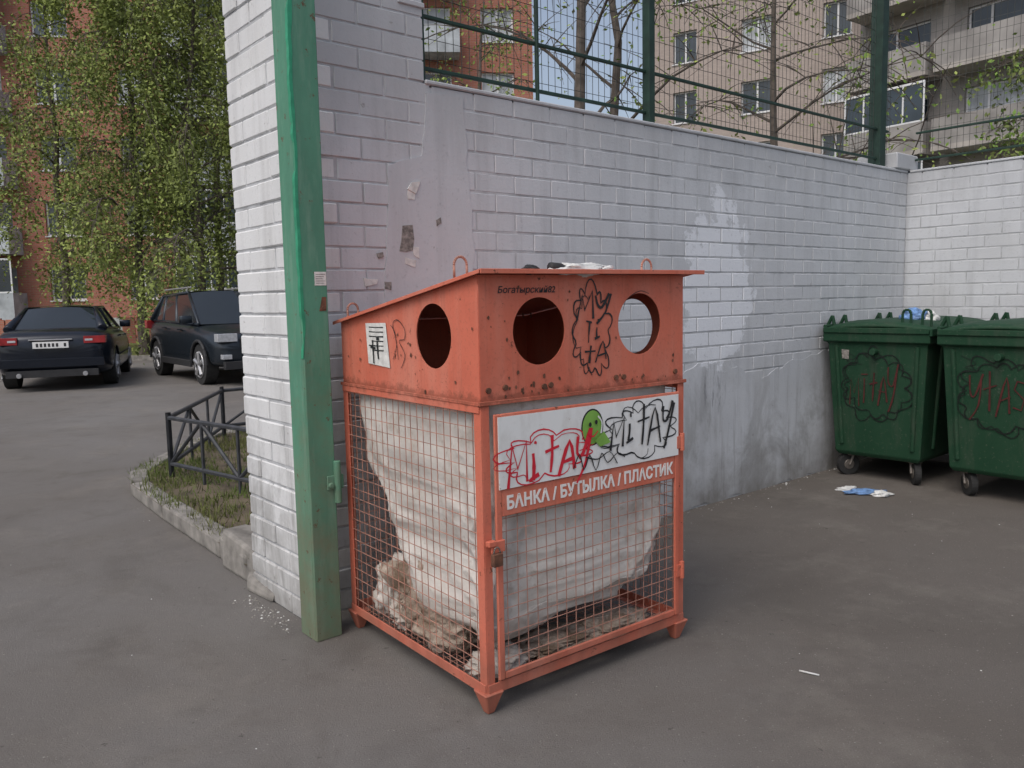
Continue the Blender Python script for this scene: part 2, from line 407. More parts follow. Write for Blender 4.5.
p=MB(); 
for i in range(5): ribbon(p,[(.067,1.535-.009*i),(.109-.006*(i%3),1.535-.009*i)],lambda a,b,o:(a,-.2168-o,b),.003,.0002,0)
p.build('sticker_print',['greypaper'],post)
p=MB(); patch(p,[(.08,1.385),(.11,1.385),(.11,1.44),(.09,1.44)],-.215,.0012,3,.004); p.tube((.097,-.222,1.40),(.097,-.214,1.40),.008,n=8); p.build('bolt_stain',['rust'],post)

# ------------------------------------------------------------------ recycling container
C=empty('recycling_container',(-.105,2.64,0),R(37.6))
ZF,ZB=1.50,1.335; Z0=1.075
roofz=lambda y: ZF+(ZB-ZF)*y
def holepanel(mb,poly,hole,mapf,m=0,n=56):
    (hx,hy,hr)=hole
    angs=[2*math.pi*i/n for i in range(n)]
    for q in poly: angs.append(math.atan2(q[1]-hy,q[0]-hx)%(2*math.pi))
    angs=sorted(angs); inner=[];outer=[]
    for a in angs:
        dx,dy=math.cos(a),math.sin(a); best=None
        for i in range(len(poly)):
            (x1,y1),(x2,y2)=poly[i],poly[(i+1)%len(poly)]
            ex,ey=x2-x1,y2-y1; den=dx*ey-dy*ex
            if abs(den)<1e-9: continue
            t=((x1-hx)*ey-(y1-hy)*ex)/den; u=((x1-hx)*dy-(y1-hy)*dx)/den
            if t>0 and -1e-6<=u<=1+1e-6 and (best is None or t<best): best=t
        inner.append(mapf(hx+dx*hr,hy+dy*hr)); outer.append(mapf(hx+dx*best,hy+dy*best))
    k=len(angs); mb.add(inner+outer,[(i,(i+1)%k,k+(i+1)%k,k+i) for i in range(k)],m)
HR=.116
pn=MB()
fm=lambda a,b:(a,0.0,b)
holepanel(pn,[(0,Z0),(.5,Z0),(.5,ZF),(0,ZF)],(.255,1.308,HR),fm)
holepanel(pn,[(.5,Z0),(1,Z0),(1,ZF),(.5,ZF)],(.752,1.316,HR),fm)
for X in(0.0,1.0):
    sm=lambda a,b,X=X:(X,a,b)
    holepanel(pn,[(0,Z0),(.6,Z0),(.6,roofz(.6)),(0,ZF)],(.275,1.295,HR*.99),sm)
    pn.add([(X,.6,Z0),(X,1,Z0),(X,1,ZB),(X,.6,roofz(.6))],[(0,1,2,3)])
pn.add([(0,1,Z0),(1,1,Z0),(1,1,ZB),(0,1,ZB)],[(0,1,2,3)])
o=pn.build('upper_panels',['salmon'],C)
w=o.modifiers.new('w','WELD'); w.merge_threshold=.0005
sd=o.modifiers.new('s','SOLIDIFY'); sd.thickness=.004; sd.offset=0
fr=MB()
t=.036
for X in(0,1):
    for Y in(0,1):
        x0,x1=(-.004,t) if X==0 else (1-t,1.004); y0,y1=(-.004,t) if Y==0 else (1-t,1.004)
        if X==0: fr.box(-.004,.001,y0,y1,.07,Z0-.002)
        else: fr.box(.999,1.004,y0,y1,.07,Z0-.002)
        if Y==0: fr.box(x0+.0045,x1-.0045,-.0045,.001,.07,Z0-.002)
        else: fr.box(x0+.0045,x1-.0045,.999,1.0045,.07,Z0-.002)
for z0,z1 in((.075,.112),(1.046,1.076)):
    fr.box(-.009,-.004,.0,1.0,z0,z1); fr.box(1.004,1.009,.0,1.0,z0,z1); fr.box(0,1.0,1.0045,1.0095,z0,z1)
fr.box(0,1.0,-.0095,-.0045,.075,.112)
fr.box(-.012,1.012,-.012,-.004,Z0-.004,Z0+.010); fr.box(-.012,-.004,-.004,1.01,Z0-.004,Z0+.008)
fr.box(.0,1,.002,.035,.076,.080); fr.box(.002,.035,.036,.964,.076,.080); fr.box(.965,.998,.036,.964,.076,.080)
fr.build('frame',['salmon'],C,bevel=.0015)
ft=MB()
for X in(.02,.98):
    for Y in(.02,.98):
        def q(r,z): return [(X-r,Y-r,z),(X+r,Y-r,z),(X+r,Y+r,z),(X-r,Y+r,z)]
        ft.add(q(.040,.082)+q(.034,.066)+q(.014,0.0),[(0,1,5,4),(1,2,6,5),(2,3,7,6),(3,0,4,7),(4,5,9,8),(5,6,10,9),(6,7,11,10),(7,4,8,11),(0,3,2,1),(8,9,10,11)])
ft.build('feet',['salmon'],C,bevel=.004)
dr=MB()
dr.box(.040,.066,-.020,-.010,.12,1.040);dr.box(.934,.960,-.020,-.010,.12,1.040)
dr.box(.067,.933,-.020,-.010,.12,.145);dr.box(.067,.933,-.020,-.010,1.012,1.040)
dr.box(.067,.933,-.019,-.011,.690,.783)
dr.build('door_frame',['salmon'],C,bevel=.003)
for nm,(z0,z1) in {'hinge_low':(.27,.34),'hinge_high':(.80,.87)}.items():
    h=MB(); h.tube((.972,-.022,z0),(.972,-.022,z1),.011,n=10); h.box(.94,.972,-.026,-.0205,z0+.01,z1-.01); h.build(nm,['salmon'],C,bevel=.001)
h=MB(); h.box(.012,.068,-.030,-.0205,.575,.615,0); h.box(-.002,.030,-.034,-.012,.600,.618,0)
h.box(.004,.042,-.052,-.032,.535,.578,1)
for i in range(8):
    a=math.pi*i/8;b=math.pi*(i+1)/8
    h.tube((.023+.013*math.cos(a),-.042,.578+.022*math.sin(a)),(.023+.013*math.cos(b),-.042,.578+.022*math.sin(b)),.0035,n=6,m=2)
h.build('padlock_and_latch',['salmon','rust','steel'],C,bevel=.003)
s=MB(); s.box(.052,.948,-.0245,-.0215,.785,1.030); s.build('sign_board',['signwhite'],C)
gm=lambda a,b,off:(a,-.0248-off,b)
gr=MB()
ribbon(gr,cloud(.262,.878,.195,.080,10,.30,1),gm,.006,.0006,0)
ribbon(gr,cloud(.255,.872,.180,.072,9,.34,14)[:46],gm,.004,.0009,0)
graff(gr,'MiTAY',.095,.808,.37,.120,gm,.015,.0012,0)
ribbon(gr,cloud(.740,.908,.190,.094,11,.28,4),gm,.006,.0008,1)
ribbon(gr,cloud(.735,.905,.176,.084,9,.3,24)[10:50],gm,.004,.0011,1)
graff(gr,'MiTAY',.570,.860,.34,.110,gm,.0115,.003,1)
ribbon(gr,curve([(.38,.81),(.41,.86),(.43,.80),(.46,.85),(.49,.79),(.52,.85),(.55,.81),(.60,.84),(.64,.82)],3),gm,.006,.005,1)
ribbon(gr,curve([(.44,.845),(.50,.83),(.56,.85),(.60,.80)],4),gm,.005,.0053,1)
def disc(mb,cx,cz,rx,rz,off,m,n=28): mb.add([gm(cx+rx*math.cos(2*math.pi*i/n),cz+rz*math.sin(2*math.pi*i/n),off) for i in range(n)],[tuple(range(n))],m)
disc(gr,.478,.950,.055,.068,.0002,1); disc(gr,.478,.950,.049,.062,.0009,2)
gr.add([gm(.485,.90,.0062),gm(.530,.93,.0062),gm(.565,.885,.0062),gm(.51,.875,.0062)],[(0,1,2,3)],2)
ribbon(gr,curve([(.455,.93),(.475,.917),(.50,.935)],5),gm,.006,.0068,0)
disc(gr,.462,.962,.007,.009,.0064,1,10);disc(gr,.492,.968,.007,.009,.0066,1,10)
ribbon(gr,curve([(.50,.99),(.52,.965),(.515,.925)],5),gm,.009,.0070,3)
gr.build('sign_graffiti',['red','black','lime','signwhite'],C)
cu=bpy.data.curves.new('lettering','FONT'); cu.body='БАНКА / БУТЫЛКА / ПЛАСТИК'; cu.size=.06; cu.extrude=.0006; cu.offset=.0022; cu.space_character=1.04
to=bpy.data.objects.new('lettering',cu); scene.collection.objects.link(to); cu.materials.append(M['textwhite'])
to.parent=C; to.rotation_euler=(R(90),0,0); to.location=(.083,-.0205,.714)
bpy.context.view_layer.update(); dx=max(.1,to.dimensions.x); to.scale=(.835/dx,1.02,1)
wm=MB(); r=.0016; sg=.12
x=.045
while x<.96:
    wm.tube((x,-.006,.10),(x+rnd.uniform(-.005,.005),-.006,.70),r,n=4,caps=False,seg=.3); wm.tube((x,1.0,.10),(x,1.0,1.06),r,n=4,caps=False,seg=.3)
    wm.tube((x,.01,.083),(x,.99,.083),r,n=4,caps=False,seg=sg); x+=.045
z=.14
while z<1.06:
    if z<.69: wm.tube((.04,-.009,z),(.96,-.009,z+rnd.uniform(-.005,.005)),r,n=4,caps=False,seg=sg)
    wm.tube((.02,1.003,z),(.98,1.003,z),r,n=4,caps=False,seg=sg)
    for X in(-.002,1.002): wm.tube((X,.02,z),(X,.98,z+rnd.uniform(-.005,.005)),r,n=4,caps=False,seg=sg)
    z+=.045
y=.05
while y<.97:
    for X in(.001,.999): wm.tube((X,y,.10),(X,y+rnd.uniform(-.005,.005),1.06),r,n=4,caps=False,seg=.3)
    wm.tube((.01,y,.086),(.99,y,.086),r,n=4,caps=False,seg=sg); y+=.045
wm.build('wire_panels',['wire'],C)
rf=MB()
def roofslab(x0,x1,y0,y1,dz0,dz1):
    vs=[(x,y,roofz(y)+d) for d in(dz0,dz1) for (x,y) in((x0,y0),(x1,y0),(x1,y1),(x0,y1))]
    rf.add(vs,[(0,3,2,1),(4,5,6,7),(0,1,5,4),(1,2,6,5),(2,3,7,6),(3,0,4,7)])
roofslab(-.022,1.075,-.045,1.03,.004,.010)
roofslab(-.022,1.075,-.050,-.0455,-.006,.010)
roofslab(-.027,-.0225,-.045,1.03,-.004,.009)
rf.build('sloped_roof',['salmon'],C,bevel=.0012)
def ring(mb,cx,cy,cz,rr,ax=0,t=.0045):
    pts=[]
    for i in range(13):
        a=math.pi*i/12; pts.append((cx+(rr*math.cos(a) if ax==0 else 0),cy+(rr*math.cos(a) if ax else 0),cz+.022+rr*1.1*math.sin(a)))
    pts=[(pts[0][0],pts[0][1],cz-.02)]+pts+[(pts[-1][0],pts[-1][1],cz-.02)]
    mb.path(pts,t,6)
lr=MB(); ring(lr,.03,.14,roofz(.14)+.038,.026,0); ring(lr,.02,.93,roofz(.93)+.02,.024,0); ring(lr,.90,.10,roofz(.10)+.03,.028,0); ring(lr,.95,.93,roofz(.93),.024,0)
lr.build('lifting_rings',['wire'],C,smooth=True)
lm=lambda a,b,off:(-.0045-off,a,b)
fm3=lambda a,b,off:(a,-.0035-off,b)
st=MB()
st.add([lm(.585,1.165,.001),lm(.76,1.175,.001),lm(.775,1.335,.001),lm(.61,1.338,.001)],[(0,1,2,3)],0)
for i in range(6):
    ribbon(st,[(.63,1.32-.018*i),(.69,1.319-.018*i),(.63+.12*rnd.uniform(.6,1),1.32-.018*i)],lm,.005,.0016+.0002*i,1)
graff(st,'IT',.65,1.19,.08,.07,lm,.010,.0035,1)
st.build('paper_sticker',['paper','black'],C)
st=MB()
ribbon(st,curve([(.56,1.20),(.53,1.26),(.555,1.33),(.52,1.35),(.47,1.32),(.47,1.28),(.51,1.27),(.47,1.22),(.50,1.17)],5),lm,.0035,.001,0)
ribbon(st,curve([(.57,1.33),(.54,1.30),(.52,1.20)],5),lm,.0035,.0015,0)
ribbon(st,cloud(.503,1.300,.092,.150,13,.24,9),fm3,.0065,.0008,0)
ribbon(st,cloud(.503,1.298,.082,.142,12,.22,19)[20:60],fm3,.004,.0010,0)
graff(st,'MY',.430,1.355,.16,.080,fm3,.0115,.0012,0)
graff(st,'Ii',.455,1.265,.10,.07,fm3,.0095,.002,0)
graff(st,'TA',.455,1.185,.12,.065,fm3,.0095,.003,0)
ribbon(st,curve([(.66,1.37),(.68,1.41),(.75,1.44),(.80,1.43)],5),fm3,.0025,.001,0)
st.build('panel_graffiti',['black'],C)
cu=bpy.data.curves.new('handwriting','FONT'); cu.body='Богатырский82'; cu.size=.036; cu.extrude=.0002; cu.offset=.0003; cu.shear=.2
to=bpy.data.objects.new('handwriting',cu); scene.collection.objects.link(to); cu.materials.append(M['black'])
to.parent=C; to.rotation_euler=(R(90),0,0); to.location=(.075,-.004,1.440); bpy.context.view_layer.update(); to.scale=(.25/max(.05,to.dimensions.x),.85,1)
rs=MB()
for i in range(50):
    a=rnd.uniform(.03,.97); zz=rnd.choice([rnd.uniform(1.09,1.13),rnd.uniform(1.11,1.46)]); q=rnd.uniform(.002,.008)
    if math.hypot(a-.255,zz-1.308)<.13 or math.hypot(a-.752,zz-1.316)<.13 or .40<a<.61: continue
    patchpts=[(a+q*math.cos(t)*rnd.uniform(.6,1.2),zz+q*math.sin(t)*rnd.uniform(.7,1.8)) for t in [k*.785 for k in range(8)]]
    rs.add([fm3(u,v,.0003+i*.00002) for u,v in patchpts],[tuple(range(8))])
for i in range(32):
    a=rnd.uniform(.03,.97); zz=rnd.uniform(1.09,1.33); q=rnd.uniform(.002,.007)
    if math.hypot(a-.275,zz-1.295)<.13 or .56<a<.8: continue
    patchpts=[(a+q*math.cos(t)*rnd.uniform(.6,1.2),zz+q*math.sin(t)*rnd.uniform(.7,1.8)) for t in [k*.785 for k in range(8)]]
    rs.add([lm(u,v,.0003+i*.00002) for u,v in patchpts],[tuple(range(8))])
for a,zz in((.03,1.12),(.10,1.125),(.27,1.115),(.30,1.118),(.62,1.12),(.66,1.12),(.95,1.12)):
    rs.tube((a,-.010,zz),(a,-.002,zz),.010,n=10)
rs.build('rust_chips',['rust'],C)
# sack : draped big bag
def sackpt(u,v):
    a=2*math.pi*u
    zt=1.09; H=.955
    z=zt-H*v
    fx=.018; bx=.988
    yb=.992-.50*(v**2.1)
    yf=.012
    cx=(fx+bx)/2; hx=(bx-fx)/2; cy=(yf+yb)/2; hy=(yb-yf)/2
    if v>.84:
        t=(v-.84)/.16; k=math.sqrt(max(0,1-t*t*.985)); hx*=k; hy*=k; z=zt-H*(.84+.12*math.sin(t*math.pi/2))
    ca,sa=math.cos(a),math.sin(a); e=2/9.
    x=cx+hx*abs(ca)**e*(1 if ca>0 else -1); y=cy+hy*abs(sa)**e*(1 if sa>0 else -1)
    z+= .09*(x-.2)*max(0,(v-.3))
    p=Vector((x,y,z))
    d=Vector((ca,sa,0))
    if v>.84: d=(p-Vector((cx,cy,zt-H*.75))).normalized()
    wob=noise.noise(Vector((x*2,y*2,z*2.4+9)))*.9
    n1=noise.noise(Vector((x*3,y*3,z*2.0+3)))
    s_=(x-y)*7+wob*3+z*1.2
    n2=1-abs(math.sin(s_*1.15+noise.noise(Vector((x*3,y*3,z*1.5)))*2.5))
    n3=1-abs(noise.noise(Vector((x*9+7*z,y*9-5*z,z*5+7))))*2.2
    n4=1-abs(noise.noise(Vector((x*24+9*z,y*24,z*13+1))))*2.2
    am=.15+.85*min(1,v*1.5)
    off=am*(n1*.040+(n2-1)*.046+(n3-1)*.018+(n4-1)*.007)
    q=p+d*(off)
    q.x=min(.992,max(.008,q.x)); q.y=min(.994,max(.004,q.y)); 
    return q
b=MB(); b.grid(sackpt,340,230,0,True); b.build('collection_sack',['sack'],C,smooth=True)
def lump(mb,c,rad,seed,m=0,nu=70,nv=46,amp=.35,zmin=None):
    def fn(u,v):
        a=2*math.pi*u;ph=math.pi*v
        d=Vector((math.cos(a)*math.sin(ph),math.sin(a)*math.sin(ph),math.cos(ph)))
        k=1+amp*(noise.noise(d*1.6+Vector((seed,0,0)))+ (0.5-abs(noise.noise(d*3.2+Vector((0,seed,0)))))*.9+(0.3-abs(noise.noise(d*8+Vector((0,seed,5)))))*.35)
        p=Vector((c[0]+d.x*rad[0]*k,c[1]+d.y*rad[1]*k,c[2]+d.z*rad[2]*k))
        if zmin is not None: p.z=max(zmin,p.z)
        return p
    mb.grid(fn,nu,nv,m,True)
b=MB()
lump(b,(.14,.62,.25),(.12,.12,.15),3,0,zmin=.09,amp=.6); lump(b,(.12,.44,.17),(.09,.14,.08),9,0,zmin=.09,amp=.6); lump(b,(.35,.75,.16),(.13,.12,.08),6,0,zmin=.09,amp=.5)
lump(b,(.10,.80,.20),(.07,.09,.11),11,1,amp=.55,zmin=.09); lump(b,(.14,.70,.12),(.10,.10,.05),17,1,zmin=.09,amp=.6)
lump(b,(.14,.12,.12),(.09,.08,.035),12,1,zmin=.09,amp=.6);lump(b,(.45,.15,.10),(.2,.09,.02),13,0,zmin=.09,amp=.6);lump(b,(.7,.12,.10),(.14,.08,.03),23,0,zmin=.09,amp=.6)
b.build('dirty_bags',['brownsack','sack'],C,smooth=True)
b=MB(); lump(b,(.46,.02,roofz(.02)+.022),(.10,.04,.020),5,0,40,24,.6); lump(b,(.60,.04,roofz(.04)+.02),(.05,.03,.022),9,0,40,24,.6); lump(b,(.22,.0,roofz(.0)+.018),(.03,.02,.014),8,1,30,20)
b.tube((.32,.01,roofz(.01)+.03),(.40,.03,roofz(.03)+.03),.016,n=12,m=1)
b.build('rubbish_on_roof',['litterwhite','plastic'],C,smooth=True)

# ------------------------------------------------------------------ dumpsters
def dumpster(name,loc,rz,seed):
    E=empty(name,loc,rz)
    b=MB()
    def q(l,d,z,o=0): return [(-l/2,-d/2,z),(l/2,-d/2,z),(l/2,d/2,z),(-l/2,d/2,z)]
    lev=[(1.06,.60,.17),(1.10,.64,.20),(1.20,.735,1.02),(1.21,.745,1.04),(1.27,.79,1.05),(1.27,.79,1.13),(1.24,.76,1.13),(1.19,.72,1.0)]
    vs=[];
    for l,d,z in lev: vs+=q(l,d,z)
    fs=[(0,3,2,1)]
    for k in range(len(lev)-1):
        for i in range(4): fs.append((k*4+i,k*4+(i+1)%4,k*4+4+(i+1)%4,k*4+4+i))
    b.add(vs,fs)
    b.build('body',['bin'],E,bevel=.022,seg=3)
    rb=MB()
    def sidept(y,z,sgn):
        t=(z-.2)/(.82); hx=(.55+.05*t); return (sgn*(hx),y*(.64+.095*t)/.735,z)
    for sgn in(-1,1):
        for y in(-.30,.30):
            rb.tube(sidept(y,.26,sgn),sidept(y,1.02,sgn),.018,n=8)
        rb.tube((sgn*.60,0,.98),(sgn*.66,0,.98),.024,n=12)
    for x in(-.35,0,.35):
        for sy in(-1,1): rb.tube((x,sy*.322,.26),(x*1.05,sy*.372,1.02),.018,n=8)
    rb.build('ribs',['bin'],E,smooth=False,bevel=.002)
    ld=MB()
    def lid(u,v):
        x=-.645+1.29*u; y=-.41+.80*v
        ex=min(u,1-u)*6;ey=min(v,1-v)*6
        hh=.04*min(1,ex)**.5*min(1,ey)**.5+.025*math.sin(math.pi*v)
        return (x,y,1.150+hh)
    ld.grid(lid,24,16); o=ld.build('lid',['bin'],E,smooth=True)
    sd=o.modifiers.new('s','SOLIDIFY'); sd.thickness=.02; sd.offset=-1
    ld=MB(); ld.box(-.645,.645,-.412,-.392,1.10,1.155);ld.box(-.648,-.628,-.39,.39,1.115,1.155);ld.box(.628,.648,-.39,.39,1.115,1.155)
    for x in(-.5,-.3,.3,.5):
        ld.tube((x,.36,1.10),(x,.39,1.24),.014,n=8); ld.tube((x,.39,1.24),(x,.43,1.16),.014,n=8)
    ld.tube((-.6,.40,1.16),(.6,.40,1.16),.016,n=8)
    for yy in(-.34,-.20):
        ld.path([(-.56,yy-.03,1.15),(-.56,yy-.03,1.26),(-.56,yy-.015,1.285),(-.56,yy+.015,1.285),(-.56,yy+.03,1.26),(-.56,yy+.03,1.17)],.010,8)
    ld.build('lid_rim_and_hinges',['bin'],E,bevel=.004)
    wh=MB()
    for x in(-.44,.44):
        for y in(-.24,.24):
            a=R(rnd.uniform(-50,50)); ca,sa=math.cos(a),math.sin(a)
            wh.tube((x,y,.155),(x,y,.185),.05,n=12,m=1)
            cx,cy=x-.03*ca,y-.03*sa
            for s2 in(-1,1):
                wh.tube((x+.03*-sa*s2,y+.03*ca*s2,.165),(cx-.03*sa*s2,cy+.03*ca*s2,.08),.012,n=6,m=1)
            wh.tube((cx+.022*sa,cy-.022*ca,.085),(cx-.022*sa,cy+.022*ca,.085),.085,n=24,m=0)
            wh.tube((cx+.026*sa,cy-.026*ca,.085),(cx-.026*sa,cy+.026*ca,.085),.04,n=16,m=1)
    wh.build('castors',['rubber','steel','alloy'],E,bevel=.003)
    gf=MB()
    def gp(a,z,off):
        t=(z-.2)/.82; return (-(.55+.05*t)-.004-off,-a,z)
    for k in range(2):
        ribbon(gf,cloud(.0,.72,.27-.03*k,.24-.02*k,11,.2,seed+k),gp,.009,.001+.001*k,0)
    graff(gf,'MITAY' if seed<5 else 'YTAS',-.2,.60,.36,.2,gp,.012,.002,1,rise=.2)
    ribbon(gf,curve([(-.25,.98),(-.15,.93),(-.22,.90),(-.1,.88)],4),gp,.004,.001,0)
    gf.build('graffiti',['faint','brownink'],E)
    if seed<5:
        s_=MB(); s_.add([gp(-.26,.99,.002),gp(-.20,.985,.002),gp(-.205,.915,.002),gp(-.255,.92,.002)],[(0,1,2,3)],0); s_.build('sticker',['greypaper'],E)
    return E
ux,uy=math.cos(WA),math.sin(WA)
dumpster('dumpster',(2.657+ux*.63,5.95+uy*.63,0),WA+R(1),2)
dumpster('dumpster',(3.20+ux*.60,5.24+uy*.60,0),WA-R(2),7)
b=MB(); lump(b,(3.02,6.05,1.22),(.09,.07,.05),4,0,40,24,.6); lump(b,(3.1,6.02,1.22),(.05,.05,.04),7,1,40,24,.6); b.build('rubbish_bag',['litterblue','litterwhite'],None,smooth=True)

# ------------------------------------------------------------------ litter & pebbles
b=MB()
lump(b,(2.48,5.62,.012),(.10,.05,.010),4,0,36,18,zmin=.002,amp=.9); lump(b,(2.56,5.55,.012),(.05,.04,.016),8,1,36,18,zmin=.002,amp=.9); lump(b,(2.40,5.72,.012),(.05,.025,.012),18,1,36,18,zmin=.002,amp=.9)
b.tube((1.06,2.92,.006),(1.12,2.88,.006),.0035,n=6,m=1)
b.build('litter',['litterblue','litterwhite'],None,smooth=True)
b=MB()
for i in range(640):
    k_=.011
    if i<130: 
        s=rnd.uniform(-.05,.45); cx,cy=-.95-.643*s-.04-abs(rnd.gauss(0,.04)),3.5+.766*s-.04+rnd.gauss(0,.03); k_=.008
    elif i<260:
        s=rnd.uniform(.2,5.5); dd=abs(rnd.gauss(0,.05))+.01; cx,cy=-.95+ux*s+.643*dd,3.5+uy*s-.766*dd
    else: cx,cy=rnd.uniform(-3,3),rnd.uniform(1.4,6); k_=.005
    r0=rnd.uniform(.002,k_)
    a=rnd.uniform(0,6); v=[(cx+r0*math.cos(a+k*1.57)*rnd.uniform(.6,1.2),cy+r0*math.sin(a+k*1.57)*rnd.uniform(.6,1.2),0.001) for k in range(4)]
    v.append((cx,cy,r0*.8)); b.add(v,[(0,1,4),(1,2,4),(2,3,4),(3,0,4)],0 if rnd.random()<.2 else 1)
b.build('gravel',['litterwhite','concrete'],None)

# ------------------------------------------------------------------ verge with kerb, grass, low railing
kp=[(-1.38,4.02),(-1.66,4.42),(-2.35,5.28),(-2.88,5.98),(-3.06,6.35),(-3.10,6.75),(-3.12,7.4),(-3.1,8.35),(-2.7,8.55),(-.5,10.4),(3.2,13.4)]
K=empty('kerb')
kb=MB()
for i in range(len(kp)-1):
    a=Vector(kp[i]);b2=Vector(kp[i+1]); L=(b2-a).length; d=(b2-a)/L; nrm=Vector((d.y,-d.x))
    nn=max(1,round(L/.9)); 
    for j in range(nn):
        p0=a+d*(L*j/nn+.004);p1=a+d*(L*(j+1)/nn-.004); hz=.115+rnd.uniform(-.012,.012)+(.03 if i==0 else 0); w=.13
        p2=p1+nrm*w;p3=p0+nrm*w
        kb.add([(*p0,0),(*p1,0),(*p2,0),(*p3,0),(*p0,hz),(*p1,hz),(*p2,hz),(*p3,hz)],[(0,1,2,3),(4,7,6,5),(0,4,5,1),(1,5,6,2),(2,6,7,3),(3,7,4,0)])
kb.build('kerb_stones',['concrete'],K,bevel=.018,seg=2)
kb=MB()
def slab(pts,z0,z1,tilt=0):
    k=len(pts); kb.add([(x,y,z0) for x,y in pts]+[(x+.01,y+.01,z1+tilt*(x+1.5)) for x,y in pts],[tuple(range(k-1,-1,-1)),tuple(range(k,2*k))]+[(i,(i+1)%k,k+(i+1)%k,k+i) for i in range(k)])
slab([(-1.30,3.93),(-1.60,4.28),(-1.52,4.42),(-1.36,4.38),(-1.20,4.12)],0,.20,-.15)
slab([(-1.16,3.72),(-1.34,3.90),(-1.38,4.02),(-1.25,4.0),(-1.13,3.80)],0,.09,-.12)
kb.build('broken_concrete',['concrete'],K,bevel=.02,seg=2)
v=MB(); vp=[(x,y,.095) for x,y in kp]+[(3.2,9.0,.095),(-.6,4.6,.095),(-1.2,4.05,.095)]
v.add(vp,[tuple(range(len(vp)))]); 
o=v.build('verge',['soil'],None)
poly=[(x,y) for x,y,_ in vp]
def inside(x,y):
    c=False;j=len(poly)-1
    for i in range(len(poly)):
        xi,yi=poly[i];xj,yj=poly[j]
        if (yi>y)!=(yj>y) and x<(xj-xi)*(y-yi)/(yj-yi)+xi: c=not c
        j=i
    return c
gb=MB(); cnt=0
while cnt<16000:
    x=rnd.uniform(-3.1,-.9);y=rnd.uniform(4.0,9.0)
    if not inside(x,y): continue
    if noise.noise(Vector((x*2.2,y*2.2,0)))<-.08 and rnd.random()<.8: cnt+=1; continue
    h=rnd.uniform(.02,.085);a=rnd.uniform(0,6.28);w=.004
    gb.add([(x-w*math.cos(a),y-w*math.sin(a),.093),(x+w*math.cos(a),y+w*math.sin(a),.093),(x+rnd.gauss(0,.02),y+rnd.gauss(0,.02),.093+h)],[(0,1,2)]); cnt+=1
gb.build('grass',['grass'],None)
rl=MB()
def railrun(p,q,n):
    p=Vector(p);q=Vector(q)
    for z in(.20,.56): rl.tube((*p,z),(*q,z),.018,n=6)
    for i in range(n+1):
        r_=p.lerp(q,i/n); rl.tube((*r_,.0),(*r_,.60 if i in(0,n) else .56),.022 if i in(0,n) else .014,n=6)
        if i<n:
            r2=p.lerp(q,(i+1)/n)
            if i%2==0: rl.tube((*r_,.20),(*r2,.56),.014,n=6)
            else: rl.tube((*r_,.56),(*r2,.20),.014,n=6)
railrun((-2.66,6.20),(-1.56,5.30),3); railrun((-2.66,6.20),(-2.92,8.1),3); railrun((-2.92,8.1),(-.6,10.1),5)
rl.build('low_railing',['darkmetal'],None)

